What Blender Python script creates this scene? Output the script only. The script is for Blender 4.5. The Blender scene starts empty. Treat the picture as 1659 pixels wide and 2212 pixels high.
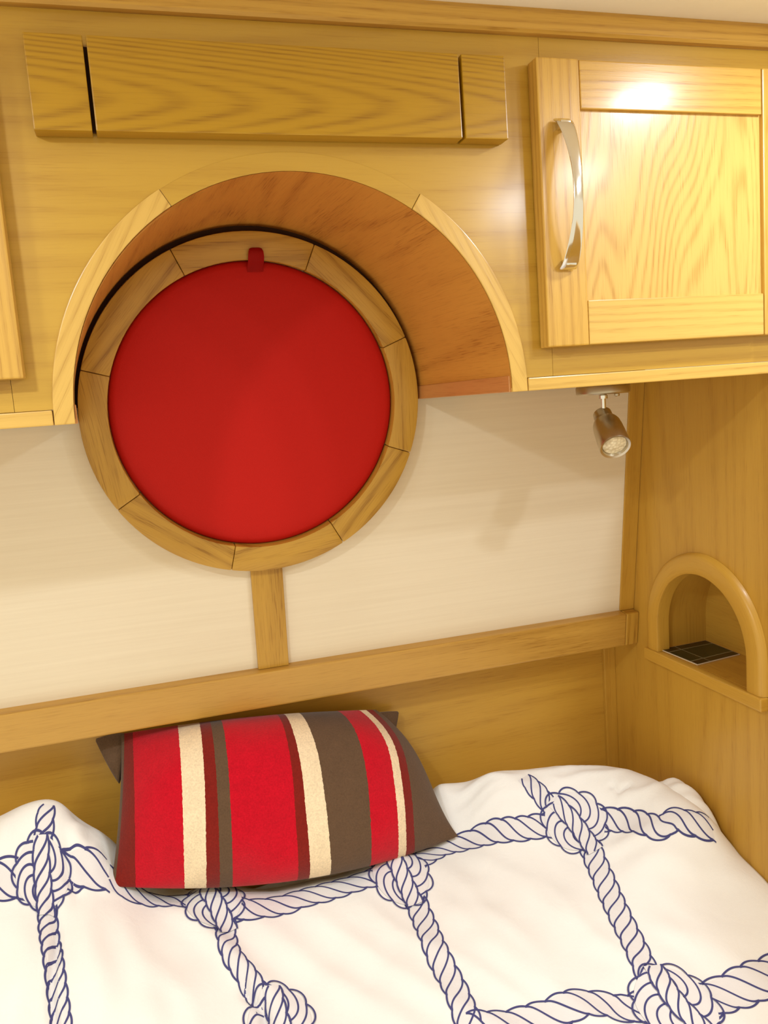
import bpy, bmesh, math, random
import numpy as np
from mathutils import Vector, Matrix
random.seed(7)
PI = math.pi
S = bpy.context.scene
COL = S.collection

# ------------------------------------------------------------------ helpers
ROOT = {}

def tag(o, label=None, cat=None, group=None, kind=None):
    if label: o['label'] = label
    if cat: o['category'] = cat
    if group: o['group'] = group
    if kind: o['kind'] = kind
    return o

def thing(name, label, cat, loc=(0, 0, 0), group=None):
    o = bpy.data.objects.new(name, None)
    COL.objects.link(o)
    o.location = loc
    o.empty_display_size = 0.02
    ROOT[o.name] = Vector(loc)
    return tag(o, label, cat, group)

def obj(name, bm, mat, parent=None, smooth=False, origin=None, auto=None):
    """link a bmesh (world coordinates) as one mesh object"""
    off = ROOT[parent.name] if parent is not None else Vector(origin or (0, 0, 0))
    bmesh.ops.translate(bm, verts=bm.verts, vec=-off)
    me = bpy.data.meshes.new(name)
    bm.to_mesh(me)
    bm.free()
    mats = mat if isinstance(mat, (list, tuple)) else [mat]
    for m in mats: me.materials.append(m)
    if smooth:
        for p in me.polygons: p.use_smooth = True
        if auto:
            me.set_sharp_from_angle(angle=math.radians(auto))
    o = bpy.data.objects.new(name, me)
    COL.objects.link(o)
    if parent is not None:
        o.parent = parent
        ROOT[o.name] = off
    else:
        o.location = off
    return o

def sub(o, parent):
    """re-hang a part under another part of the same thing (sub-part)"""
    o.parent = parent
    o.location = (0, 0, 0)
    return o

def struct(name, bm, mat, smooth=False, origin=None, label=None):
    o = obj(name, bm, mat, None, smooth, origin)
    o['kind'] = 'structure'
    if label: o['label'] = label
    return o

def grain(bm, axis, off=None, faces=None):
    """uv 'grain': u along the grain axis (metres), v across"""
    uv = bm.loops.layers.uv.get('grain') or bm.loops.layers.uv.new('grain')
    if off is None: off = (random.uniform(0, 9), random.uniform(0, 9))
    for f in (faces or bm.faces):
        n = f.normal
        d = max(range(3), key=lambda k: abs(n[k]))
        rest = [k for k in range(3) if k != d and k != axis]
        for l in f.loops:
            c = l.vert.co
            if d == axis:
                a, b = rest if len(rest) == 2 else (rest[0], rest[0])
                l[uv].uv = (off[0] + c[a] * 0.6, off[1] + c[b])
            else:
                l[uv].uv = (off[0] + c[axis], off[1] + c[rest[0]] + 0.37 * c[d])
    return bm

def box(x0, x1, y0, y1, z0, z1, bev=0.0, seg=2, axis=None, bm=None):
    nb = bmesh.new()
    vs = [nb.verts.new((x, y, z)) for x in (x0, x1) for y in (y0, y1) for z in (z0, z1)]
    q = [(0, 1, 3, 2), (4, 6, 7, 5), (0, 4, 5, 1), (2, 3, 7, 6), (0, 2, 6, 4), (1, 5, 7, 3)]
    for a in q: nb.faces.new([vs[i] for i in a])
    bmesh.ops.recalc_face_normals(nb, faces=nb.faces)
    if bev:
        bmesh.ops.bevel(nb, geom=list(nb.edges), offset=bev, segments=seg, affect='EDGES', profile=0.6)
    nb.normal_update()
    if axis is not None: grain(nb, axis)
    if bm is None: return nb
    merge(bm, nb)
    return bm

def merge(bm, nb):
    me = bpy.data.meshes.new('tmp')
    nb.to_mesh(me); nb.free()
    bm.from_mesh(me)
    bpy.data.meshes.remove(me)

def xform(bm, M):
    bmesh.ops.transform(bm, matrix=M, verts=bm.verts)
    bm.normal_update()
    return bm

def prism(poly, plane, d0, d1, bm=None, bev=0.0):
    """extrude a 2-D polygon. plane 'xz' extrudes along y, 'yz' along x"""
    nb = bmesh.new()
    mk = (lambda p, d: (p[0], d, p[1])) if plane == 'xz' else ((lambda p, d: (d, p[0], p[1])) if plane == 'yz' else (lambda p, d: (p[0], p[1], d)))
    A = [nb.verts.new(mk(p, d0)) for p in poly]
    B = [nb.verts.new(mk(p, d1)) for p in poly]
    fa = nb.faces.new(A); fb = nb.faces.new(B[::-1])
    n = len(poly)
    for i in range(n):
        j = (i + 1) % n
        nb.faces.new((A[i], B[i], B[j], A[j]))
    bmesh.ops.recalc_face_normals(nb, faces=nb.faces)
    if bev:
        ed = [e for e in nb.edges if (fa in e.link_faces) or (fb in e.link_faces)]
        bmesh.ops.bevel(nb, geom=ed, offset=bev, segments=2, affect='EDGES', profile=0.6)
    nb.normal_update()
    if bm is None: return nb
    merge(bm, nb)
    return bm

def lathe(prof, n=48, bm=None, M=None):
    """profile [(r, h)] about local +z"""
    nb = bmesh.new()
    rings = []
    for r, h in prof:
        if r < 1e-6: rings.append([nb.verts.new((0, 0, h))])
        else: rings.append([nb.verts.new((r * math.cos(2 * PI * k / n), r * math.sin(2 * PI * k / n), h)) for k in range(n)])
    for a, b in zip(rings, rings[1:]):
        for k in range(n):
            j = (k + 1) % n
            if len(a) == 1 and len(b) == 1: continue
            if len(a) == 1: nb.faces.new((a[0], b[k], b[j]))
            elif len(b) == 1: nb.faces.new((a[k], a[j], b[0]))
            else: nb.faces.new((a[k], a[j], b[j], b[k]))
    bmesh.ops.recalc_face_normals(nb, faces=nb.faces)
    if M is not None: xform(nb, M)
    nb.normal_update()
    if bm is None: return nb
    merge(bm, nb)
    return bm

def tube(p0, p1, r, n=20, bm=None):
    p0, p1 = Vector(p0), Vector(p1)
    d = p1 - p0
    M = Matrix.Translation(p0) @ d.to_track_quat('Z', 'Y').to_matrix().to_4x4()
    L = d.length
    return lathe([(0, 0), (r, 0), (r, L), (0, L)], n, bm, M)

# ------------------------------------------------------------------ materials
def new_mat(name):
    m = bpy.data.materials.new(name)
    m.use_nodes = True
    nt = m.node_tree
    b = nt.nodes['Principled BSDF']
    return m, nt, b

def N(nt, t, **kw):
    n = nt.nodes.new(t)
    for k, v in kw.items():
        if k in n.inputs.keys(): n.inputs[k].default_value = v
        else: setattr(n, k, v)
    return n

def math_node(nt, op, a, b=None):
    n = nt.nodes.new('ShaderNodeMath'); n.operation = op
    for i, v in enumerate((a, b)):
        if v is None: continue
        if isinstance(v, (int, float)): n.inputs[i].default_value = v
        else: nt.links.new(v, n.inputs[i])
    return n.outputs[0]

def mixc(nt, fac, a, b, mode='MIX'):
    n = nt.nodes.new('ShaderNodeMix'); n.data_type = 'RGBA'; n.blend_type = mode
    for i, v in ((0, fac), (6, a), (7, b)):
        if isinstance(v, (int, float)): n.inputs[i].default_value = v
        elif isinstance(v, tuple): n.inputs[i].default_value = (*v, 1) if len(v) == 3 else v
        else: nt.links.new(v, n.inputs[i])
    return n.outputs[2]

def oak(name, light, dark, rough=0.33, rings=9.0, contrast=0.5, pores=0.5, stretch=1.6, across=11.0, coat=0.25, straight=0.0, cath=None):
    """varnished oak: contour-line growth figure stretched along u + fine pores"""
    m, nt, b = new_mat(name)
    uv = N(nt, 'ShaderNodeUVMap'); uv.uv_map = 'grain'
    mp = N(nt, 'ShaderNodeMapping'); mp.inputs['Scale'].default_value = (stretch, across, 1)
    nt.links.new(uv.outputs[0], mp.inputs[0])
    n1 = N(nt, 'ShaderNodeTexNoise', Scale=1.0, Detail=1.5, Roughness=0.45, Distortion=0.25)
    nt.links.new(mp.outputs[0], n1.inputs['Vector'])
    sp = N(nt, 'ShaderNodeSeparateXYZ'); nt.links.new(uv.outputs[0], sp.inputs[0])
    fld = math_node(nt, 'MULTIPLY', n1.outputs['Fac'], rings)
    if straight: fld = math_node(nt, 'ADD', fld, math_node(nt, 'MULTIPLY', sp.outputs[1], straight))
    if cath:
        k_, fr_, v0_ = cath
        dv = math_node(nt, 'SUBTRACT', sp.outputs[1], v0_)
        par = math_node(nt, 'ADD', sp.outputs[0], math_node(nt, 'MULTIPLY', math_node(nt, 'MULTIPLY', dv, dv), k_))
        fld = math_node(nt, 'ADD', fld, math_node(nt, 'MULTIPLY', par, fr_))
    w = math_node(nt, 'SINE', math_node(nt, 'MULTIPLY', fld, 2 * PI))
    w = math_node(nt, 'MULTIPLY', math_node(nt, 'ADD', w, 1.0), 0.5)
    w = math_node(nt, 'POWER', w, 2.2)
    # fine pores, long dashes along the grain
    mp2 = N(nt, 'ShaderNodeMapping'); mp2.inputs['Scale'].default_value = (24, 620, 1)
    nt.links.new(uv.outputs[0], mp2.inputs[0])
    n2 = N(nt, 'ShaderNodeTexNoise', Scale=1.0, Detail=2.0, Roughness=0.6)
    nt.links.new(mp2.outputs[0], n2.inputs['Vector'])
    p = N(nt, 'ShaderNodeMapRange'); p.inputs[1].default_value = 0.52; p.inputs[2].default_value = 0.75
    nt.links.new(n2.outputs['Fac'], p.inputs[0])
    # broad tone change
    mp3 = N(nt, 'ShaderNodeMapping'); mp3.inputs['Scale'].default_value = (1.5, 70, 1)
    nt.links.new(uv.outputs[0], mp3.inputs[0])
    n3 = N(nt, 'ShaderNodeTexNoise', Scale=1.0, Detail=3.0, Roughness=0.6)
    nt.links.new(mp3.outputs[0], n3.inputs['Vector'])
    md = math_node(nt, 'SUBTRACT', math_node(nt, 'MULTIPLY', n3.outputs['Fac'], 2.6), 0.55); md.node.use_clamp = True
    f = math_node(nt, 'MULTIPLY', math_node(nt, 'MULTIPLY', w, md), contrast)
    pw = math_node(nt, 'MULTIPLY', p.outputs[0], math_node(nt, 'ADD', math_node(nt, 'MULTIPLY', w, pores * 0.7), pores * 0.45))
    f = math_node(nt, 'ADD', f, pw)
    f = math_node(nt, 'ADD', f, math_node(nt, 'MULTIPLY', math_node(nt, 'SUBTRACT', n3.outputs['Fac'], 0.42), 0.45))
    f.node.use_clamp = True
    c = mixc(nt, f, light, dark)
    nt.links.new(c, b.inputs['Base Color'])
    b.inputs['Roughness'].default_value = rough
    b.inputs['Coat Weight'].default_value = coat
    b.inputs['Coat Roughness'].default_value = 0.18
    b.inputs['Specular IOR Level'].default_value = 0.4
    bp = N(nt, 'ShaderNodeBump', Strength=0.12, Distance=0.0006)
    nt.links.new(f, bp.inputs['Height'])
    nt.links.new(bp.outputs[0], b.inputs['Normal'])
    return m

def plain(name, col, rough=0.6, metal=0.0, bump=0.0, bscale=300.0, spec=0.4, var=0.0):
    m, nt, b = new_mat(name)
    b.inputs['Roughness'].default_value = rough
    b.inputs['Metallic'].default_value = metal
    b.inputs['Specular IOR Level'].default_value = spec
    tc = N(nt, 'ShaderNodeTexCoord')
    n = N(nt, 'ShaderNodeTexNoise', Scale=bscale, Detail=3.0, Roughness=0.6)
    nt.links.new(tc.outputs['Object'], n.inputs['Vector'])
    d = tuple(max(0, c * (1 - var)) for c in col)
    u = tuple(min(1, c * (1 + var)) for c in col)
    nt.links.new(mixc(nt, n.outputs['Fac'], d, u), b.inputs['Base Color'])
    if bump:
        bp = N(nt, 'ShaderNodeBump', Strength=bump, Distance=0.001)
        nt.links.new(n.outputs['Fac'], bp.inputs['Height'])
        nt.links.new(bp.outputs[0], b.inputs['Normal'])
    return m

OAK = oak('oak_light', (0.61, 0.355, 0.064), (0.40, 0.20, 0.028), rings=7, contrast=0.48, stretch=0.7, across=10, pores=0.8, straight=110)
OAK_VENEER = oak('oak_veneer_panel', (0.66, 0.405, 0.10), (0.45, 0.235, 0.042), rings=26, contrast=0.55, stretch=1.6, across=7.5, pores=0.8, straight=60)
OAK_FASCIA = oak('oak_fascia_board', (0.45, 0.246, 0.010), (0.29, 0.138, 0.004), rings=2.2, contrast=0.62, stretch=1.6, across=12, pores=0.6, coat=0.1, cath=(170.0, 15.0, 4.588))
OAK_FACE = oak('oak_face_veneer', (0.53, 0.312, 0.036), (0.395, 0.204, 0.018), rings=9, contrast=0.36, pores=0.45, stretch=0.8, across=9, coat=0.45, straight=25)
OAK_PALE = oak('oak_pale_trim', (0.66, 0.415, 0.095), (0.48, 0.27, 0.05), rings=7, pores=0.7, contrast=0.5, stretch=0.7, straight=110)
OAK_MID = oak('oak_mid', (0.53, 0.296, 0.040), (0.32, 0.152, 0.015), rings=9, contrast=0.62, pores=1.1, stretch=0.9, coat=0.1, rough=0.42, straight=40)
OAK_RAIL = oak('oak_rail', (0.53, 0.295, 0.053), (0.34, 0.165, 0.022), rings=9, pores=0.9, contrast=0.5, stretch=0.7, coat=0.15, straight=15)
OAK_PART = oak('oak_partition', (0.56, 0.315, 0.042), (0.43, 0.22, 0.026), rings=6, contrast=0.32, pores=0.8, stretch=0.9, across=8, coat=0.12, rough=0.4, straight=20)
LINING = oak('canopy_lining_veneer', (0.58, 0.262, 0.040), (0.37, 0.142, 0.018), rings=8, contrast=0.4, pores=1.0, stretch=1.2, across=9, coat=0.05, rough=0.5, straight=10)
LINING_LIP = oak('canopy_lip_wood', (0.56, 0.25, 0.07), (0.36, 0.13, 0.03), rings=4, contrast=0.3)
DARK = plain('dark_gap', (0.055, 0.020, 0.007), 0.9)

def cream_wall():
    m, nt, b = new_mat('limed_cream_board')
    tc = N(nt, 'ShaderNodeTexCoord')
    mp = N(nt, 'ShaderNodeMapping'); mp.inputs['Scale'].default_value = (5, 60, 220)
    nt.links.new(tc.outputs['Object'], mp.inputs[0])
    n = N(nt, 'ShaderNodeTexNoise', Scale=1.0, Detail=3.0, Roughness=0.6)
    nt.links.new(mp.outputs[0], n.inputs['Vector'])
    c = mixc(nt, n.outputs['Fac'], (0.74, 0.635, 0.46), (0.84, 0.745, 0.56))
    nt.links.new(c, b.inputs['Base Color'])
    b.inputs['Roughness'].default_value = 0.55
    b.inputs['Specular IOR Level'].default_value = 0.25
    return m
CREAM = cream_wall()
CEIL = plain('ceiling_cream', (0.97, 0.94, 0.82), 0.6, var=0.03, bscale=40)
RED = plain('red_vinyl', (0.51, 0.012, 0.008), 0.55, bump=0.15, bscale=900, spec=0.14, var=0.12)
CHROME = plain('polished_chrome', (0.78, 0.76, 0.72), 0.12, metal=1.0, var=0.02, bscale=20)
NICKEL = plain('brushed_nickel', (0.60, 0.54, 0.42), 0.3, metal=1.0, var=0.1, bscale=60)
FABRIC_W = None

def wall_frame(t):
    """matrix taking (x, out, up) of the leaning side wall to world"""
    n = Vector((0, -math.cos(t), -math.sin(t)))      # towards the cabin
    u = Vector((0, -math.sin(t), math.cos(t)))
    M = Matrix.Identity(4)
    M.col[0][:3] = (1, 0, 0); M.col[1][:3] = tuple(-n); M.col[2][:3] = tuple(u)
    return M
T = 0.13363
WM = wall_frame(T)       # local -y points into the cabin, local z runs up the leaning wall
C = 0.2767               # depth of the overhead lockers at the front
XP = 0.5931              # partition
YL = 0.1155              # lower panel
# ------------------------------------------------------------------ room shell
ZB = -0.0045
# leaning cream side wall above the rail
bm = box(-1.5, XP - 0.004, 0.0, 0.016, -0.4265, 0.45)
struct('wall_back', xform(bm, WM), CREAM, label='cream limed board side wall behind the porthole')
# lower oak panel under the rail
bm = box(-1.5, XP, YL, YL + 0.015, -1.2, -0.40, axis=0)
struct('wall_lower', bm, OAK_PART, label='oak panel set back under the rail behind the bed')
# shadow-side batten in the lower corner
bm = box(0.5715, XP, YL - 0.007, YL, -1.2, -0.43, 0.001, axis=2)
struct('trim_1', bm, OAK_PART, label='vertical oak corner batten below the rail')
# rail
bm = box(-1.5, 0.5693, -0.019, 0.03, -0.4272, -0.3725, 0.0025, axis=0)
struct('trim_2', xform(bm, WM), OAK_RAIL, label='long horizontal oak rail along the side wall')
bm = box(0.5695, XP - 0.0005, -0.0185, 0.03, -0.4275, -0.3725, 0.002, axis=2)
struct('trim_3', xform(bm, WM), OAK_MID, label='short end block of the oak rail at the partition')
# upright strut below porthole
bm = box(-0.0245, 0.0195, -0.008, 0.0, -0.3722, -0.2185, 0.0012, axis=2)
struct('trim_4', xform(bm, WM), OAK_MID, label='short upright oak strut between porthole ring and rail')
# corner batten between cream wall and partition
bm = box(0.5668, XP - 0.0005, -0.0035, 0.0, -0.372, 0.02, 0.001, axis=2)
struct('trim_5', xform(bm, WM), OAK_PART, label='vertical oak corner batten beside the cream wall')

# partition with the arched niche opening (sheet in the yz plane)
NYC, NZC, NR = -0.1262, -0.378, 0.1085
NZB = -0.4205
pl = []
pl += [(YL + 0.02, -1.2), (YL + 0.02, 0.03), (-1.0, 0.03), (-1.0, -1.2)]
hole = [(NYC + NR, NZB)] + [(NYC + NR * math.cos(a), NZC + NR * math.sin(a)) for a in [PI * k / 40 for k in range(41)]] + [(NYC - NR, NZB)]
def sheet_with_hole(x0, x1):
    """front and back faces of a sheet around an arched hole, split in quads left/right/top/bottom"""
    bm = bmesh.new()
    ya, yb, za, zb = YL + 0.02, -1.0, -1.2, ZB + 0.001
    polys = []
    polys.append([(ya, za), (yb, za), (yb, NZB), (NYC - NR, NZB), (NYC + NR, NZB), (ya, NZB)])
    right = [p for p in hole if p[0] >= NYC - 1e-9]
    left = [p for p in hole if p[0] <= NYC + 1e-9]
    polys.append([(ya, NZB)] + right + [(NYC, zb), (ya, zb)])
    polys.append([(yb, NZB), (yb, zb), (NYC, zb)] + left)
    for P_ in polys:
        for x in (x0, x1):
            bm.faces.new([bm.verts.new((x, p[0], p[1])) for p in P_])
    for x in ((x0, x1),):
        loop = [(ya, za), (yb, za), (yb, zb), (ya, zb)]
        for i in range(4):
            a, b_ = loop[i], loop[(i + 1) % 4]
            bm.faces.new([bm.verts.new(q) for q in ((x0, *a), (x1, *a), (x1, *b_), (x0, *b_))])
        for a, b_ in zip(hole, hole[1:] + hole[:1]):
            bm.faces.new([bm.verts.new(q) for q in ((x0, *a), (x1, *a), (x1, *b_), (x0, *b_))])
    bmesh.ops.remove_doubles(bm, verts=bm.verts, dist=1e-6)
    bmesh.ops.recalc_face_normals(bm, faces=bm.faces)
    bm.normal_update()
    return grain(bm, 2)
struct('wall_right', sheet_with_hole(XP, XP + 0.012), OAK_PART, label='oak veneered partition at the end of the bed')

# ceiling and cornice
CZ = 0.3860
bm = box(-1.7, 2.0, -2.4, 0.0, CZ, CZ + 0.02)
struct('ceiling', bm, CEIL, label='cream cabin ceiling')
prof = [(-C, 0.3612), (-C - 0.008, 0.3612), (-C - 0.0105, 0.3640), (-C - 0.0105, 0.3810), (-C - 0.008, CZ), (-C, CZ)]
bm = prism(prof, 'yz', -1.2, 1.2)
grain(bm, 0)
struct('trim_6', bm, OAK, label='oak cornice strip along the top of the lockers under the ceiling')
bm = box(-1.7, 2.0, -2.4, 0.14, -1.22, -1.2, axis=0)
struct('floor', bm, OAK_MID, label='oak cabin floor')

b_ = thing('cornice_block', 'small dark oak strip on the cornice top above the slotted panel', 'wood strip', (0.0, -C - 0.013, 0.381))
obj('strip', box(-0.062, 0.0585, -C - 0.016, -C - 0.0107, 0.3822, CZ - 0.0003, 0.001, axis=0), OAK_MID, b_)

# ------------------------------------------------------------------ niche in the partition
nb = thing('wall_niche', 'arched oak niche with rounded trim set in the right partition', 'niche', (XP, NYC, NZB))
def arch_pts(r, z0, n=48, yc=NYC, zc=NZC):
    return [(yc + r, z0)] + [(yc + r * math.cos(PI * k / n), zc + r * math.sin(PI * k / n)) for k in range(n + 1)] + [(yc - r, z0)]
def arch_strip(sections, z0, n=48):
    """loft of arches: sections = [(r, x)], skinned in order"""
    bm = bmesh.new()
    uv = bm.loops.layers.uv.new('grain')
    rows = []
    for r, x in sections:
        rows.append([bm.verts.new((x, p[0], p[1])) for p in arch_pts(r, z0, n)])
    m = len(rows[0])
    for i in range(len(rows) - 1):
        for k in range(m - 1):
            f = bm.faces.new((rows[i][k], rows[i][k + 1], rows[i + 1][k + 1], rows[i + 1][k]))
            cs = [(i, k), (i, k + 1), (i + 1, k + 1), (i + 1, k)]
            for l, (a, c) in zip(f.loops, cs):
                l[uv].uv = (c * 0.0085 + 3.3, sections[a][0] + sections[a][1] * 0.8)
    bmesh.ops.recalc_face_normals(bm, faces=bm.faces)
    return bm
tr = arch_strip([(0.1085, XP + 0.012), (0.0975, XP + 0.012), (0.0970, XP - 0.006), (0.0978, XP - 0.0085), (0.0995, XP - 0.0095), (0.1195, XP - 0.0100), (0.1235, XP - 0.0090), (0.1265, XP - 0.0060), (0.1280, XP - 0.0002)], NZB)
obj('arch_trim', tr, OAK_PART, nb, smooth=True, auto=40)
ln = arch_strip([(0.108, XP + 0.0005), (0.108, XP + 0.088)], NZB)
obj('lining', ln, OAK_PART, nb, smooth=True)
bk = prism(arch_pts(0.1085, NZB), 'yz', XP + 0.088, XP + 0.094)
grain(bk, 1)
obj('back_panel', bk, OAK_PART, nb)
obj('shelf', box(XP + 0.0121, XP + 0.094, NYC - 0.112, NYC + 0.112, NZB - 0.006, NZB, axis=1), OAK_PART, nb)
obj('sill', box(XP - 0.0135, XP + 0.0002, NYC - 0.129, NYC + 0.1295, NZB - 0.019, NZB - 0.0003, 0.003, 3, axis=1), OAK_PART, nb)

# thin dark leaflet lying in the niche
def leaflet_mat():
    m, nt, b = new_mat('leaflet_print')
    uv = N(nt, 'ShaderNodeUVMap'); uv.uv_map = 'grain'
    sp = N(nt, 'ShaderNodeSeparateXYZ'); nt.links.new(uv.outputs[0], sp.inputs[0])
    def near(s, v, w): return math_node(nt, 'LESS_THAN', math_node(nt, 'ABSOLUTE', math_node(nt, 'SUBTRACT', s, v)), w)
    a = math_node(nt, 'MAXIMUM', near(sp.outputs[1], 0.22, 0.012), near(sp.outputs[1], 0.82, 0.012))
    a = math_node(nt, 'MAXIMUM', a, near(sp.outputs[0], 0.3, 0.009))
    inner = math_node(nt, 'MULTIPLY', math_node(nt, 'GREATER_THAN', sp.outputs[1], 0.22), math_node(nt, 'LESS_THAN', sp.outputs[1], 0.82))
    c = mixc(nt, inner, (0.020, 0.012, 0.006), (0.014, 0.022, 0.010))
    c = mixc(nt, a, c, (0.24, 0.25, 0.17))
    nt.links.new(c, b.inputs['Base Color'])
    b.inputs['Roughness'].default_value = 0.35
    return m
lf = thing('leaflet', 'thin dark leaflet with pale edges lying in the arched niche', 'leaflet', (0.64, -0.06, NZB))
q = [(0.5920, -0.0235), (0.679, -0.0192), (0.6775, -0.100), (0.5945, -0.1100)]
def quadslab(q, z0, z1):
    return prism(q, 'xy', z0, z1)
bm = quadslab(q, NZB + 0.0004, NZB + 0.0016); grain(bm, 0)
obj('page_edge', bm, plain('leaflet_paper', (0.75, 0.66, 0.5), 0.7), lf)
bm = bmesh.new(); uvl = bm.loops.layers.uv.new('grain')
cx, cy = sum(p[0] for p in q) / 4, sum(p[1] for p in q) / 4
f = bm.faces.new([bm.verts.new((cx + (p[0] - cx) * 0.975, cy + (p[1] - cy) * 0.975, NZB + 0.0019)) for p in q])
for l, c in zip(f.loops, ((0, 0), (0, 1), (1, 1), (1, 0))): l[uvl].uv = (c[1], c[0])
f.normal_update()
if f.normal.z < 0: f.normal_flip()
obj('cover', bm, leaflet_mat(), lf)
# ------------------------------------------------------------------ overhead lockers
FY = -C                       # front plane of the face frames
X0L, X1R = -0.2597, 0.2908    # seams of the middle unit
ZT = 0.3611

def locker(name, label, x0, x1):
    return thing(name, label, 'cupboard', ((x0 + x1) / 2, FY, ZB))

def build_door(root, xa, xb, za, zb, handle_side, pull=True, left_stile=True, right_stile=True):
    """shaker door: stiles, rails, recessed panel, bow handle. xa..xb, za..zb on the face"""
    y1, y0 = FY - 0.0010, FY - 0.0205
    sw, rb, rt = 0.0492, 0.0475, 0.0490
    d = obj('door', box(xa + 0.03, xb - 0.03, y1 - 0.014, y1 - 0.004, za + 0.03, zb - 0.03, axis=2), OAK_VENEER, root)
    d['label'] = 'oak frame and panel door'
    if left_stile:
        sub(obj('stile', box(xa, xa + sw, y0, y1, za, zb, 0.0016, axis=2), OAK, root), d)
    if right_stile:
        sub(obj('stile', box(xb - sw, xb, y0, y1, za, zb, 0.0016, axis=2), OAK, root), d)
    sub(obj('rail', box(xa + sw + 0.0008, xb - sw - 0.0008, y0 + 0.0008, y1, zb - rt, zb - 0.0005, 0.0012, axis=0), OAK, root), d)
    sub(obj('rail', box(xa + sw + 0.0008, xb - sw - 0.0008, y0 + 0.0008, y1, za + 0.0005, za + rb, 0.0012, axis=0), OAK_PALE, root), d)
    return d

def bow_handle(root, d, xc, z0, z1, y, out=0.030):
    """flat chrome strap: wide flared feet, narrow raised middle"""
    bm = bmesh.new()
    n = 44
    rows = []
    for k in range(n + 1):
        s = k / n
        z = z0 + (z1 - z0) * s
        e = math.sin(PI * s) ** 0.62
        yc = y - 0.0035 - out * e * 0.92
        w = 0.0100 - 0.0046 * math.sin(PI * s) ** 1.1
        th = 0.0032
        # strap normal in the yz plane
        de = 1e-3
        e2 = math.sin(PI * min(1, max(0, s + de))) ** 0.62; e1 = math.sin(PI * max(0, s - de)) ** 0.62
        dz = (z1 - z0) * 2 * de; dy = -out * 0.92 * (e2 - e1)
        L = math.hypot(dz, dy); ny, nz = -dz / L, dy / L
        if s < 0.03 or s > 0.97: ny, nz = -0.8, (0.6 if s > 0.5 else -0.6)
        ring = []
        m = 14
        for j in range(m):
            a = 2 * PI * j / m
            cx = math.copysign(abs(math.cos(a)) ** 0.6, math.cos(a)) * w
            cn = math.copysign(abs(math.sin(a)) ** 0.8, math.sin(a)) * th * 0.5
            ring.append(bm.verts.new((xc + cx, yc + ny * cn, z + nz * cn)))
        rows.append(ring)
    for a, b in zip(rows, rows[1:]):
        for j in range(len(a)):
            i = (j + 1) % len(a)
            bm.faces.new((a[j], a[i], b[i], b[j]))
    bm.faces.new(rows[0][::-1]); bm.faces.new(rows[-1])
    for zz_ in (z0 + 0.006, z1 - 0.006):
        box(xc - 0.006, xc + 0.006, y - 0.012, y, zz_ - 0.0035, zz_ + 0.0035, 0.001, bm=bm)
    bmesh.ops.recalc_face_normals(bm, faces=bm.faces)
    h = sub(obj('handle', bm, CHROME, root, smooth=True, auto=50), d)
    h['label'] = 'chrome bow handle'

# right locker
R = locker('overhead_locker', 'oak overhead locker with chrome bow handle at the right of the porthole', X1R, 1.05)
bm = box(X1R + 0.0004, 1.05, FY, FY + 0.016, ZB + 0.0145, ZT, axis=0)
obj('face_frame', bm, OAK_FACE, R)
obj('bottom_board', box(X1R + 0.0004, 1.05, FY + 0.016, -0.006, ZB + 0.0004, ZB + 0.012, axis=0), OAK_MID, R)
d = build_door(R, 0.2764, 0.6055, 0.0402, 0.3333, 'left')
bow_handle(R, d, 0.3012, 0.1205, 0.2712, FY - 0.0205)
obj('side_panel', box(X1R + 0.0004, X1R + 0.012, FY + 0.016, 0.0, ZB + 0.012, ZT, axis=1), OAK_MID, R)

# left locker (only its door edge shows)
Lk = locker('overhead_locker', 'oak overhead locker cut off by the left edge, at the left of the porthole', -0.9, X0L)
obj('face_frame', box(-0.9, X0L - 0.0004, FY, FY + 0.016, ZB + 0.0145, ZT, axis=0), OAK_FACE, Lk)
obj('bottom_board', box(-0.9, X0L - 0.0004, FY + 0.016, -0.006, ZB + 0.0004, ZB + 0.012, axis=0), OAK_MID, Lk)
dl = build_door(Lk, -0.60, -0.2462, 0.0392, 0.3333, 'right')
obj('side_panel', box(X0L - 0.012, X0L - 0.0004, FY + 0.016, 0.0, ZB + 0.012, ZT, axis=1), OAK_MID, Lk)

# middle unit: arched front over the porthole
XC, RA, RO = 0.0160, 0.2246, 0.2425
M_ = thing('porthole_canopy', 'oak arched canopy between the lockers, hooded over the red porthole', 'canopy', (XC, FY, ZB))
n = 72
arc = [(XC + RO * math.cos(PI * k / n), RO * math.sin(PI * k / n)) for k in range(n + 1)]
half1 = [(X1R, ZB + 0.0145), (X1R, ZT), (XC, ZT)] + [p for p in arc[::-1] if p[0] >= XC - 1e-9] + [(XC + RO, ZB + 0.0145)]
# split the panel at the crown so both polygons are simple
arcR = [p for p in arc if p[0] >= XC - 1e-6]          # right foot -> crown
arcL = [p for p in arc if p[0] <= XC + 1e-6]          # crown -> left foot
pr = [(X1R, ZB + 0.0145), (X1R, ZT), (XC, ZT)] + arcR[::-1] + [(XC + RO, ZB + 0.0145)]
pl_ = [(X0L, ZB + 0.0145), (XC - RO, ZB + 0.0145)] + arcL[::-1] + [(XC, ZT), (X0L, ZT)]
bm = bmesh.new()
for P_ in (pr, pl_):
    for y in (FY, FY + 0.012):
        bm.faces.new([bm.verts.new((p[0], y, p[1])) for p in P_])
for P_ in (pr, pl_):
    for a, b in zip(P_, P_[1:] + P_[:1]):
        if abs(a[0] - XC) < 1e-6 and abs(b[0] - XC) < 1e-6: continue
        bm.faces.new([bm.verts.new(q_) for q_ in ((a[0], FY, a[1]), (a[0], FY + 0.012, a[1]), (b[0], FY + 0.012, b[1]), (b[0], FY, b[1]))])
bmesh.ops.remove_doubles(bm, verts=bm.verts, dist=1e-6)
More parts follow.
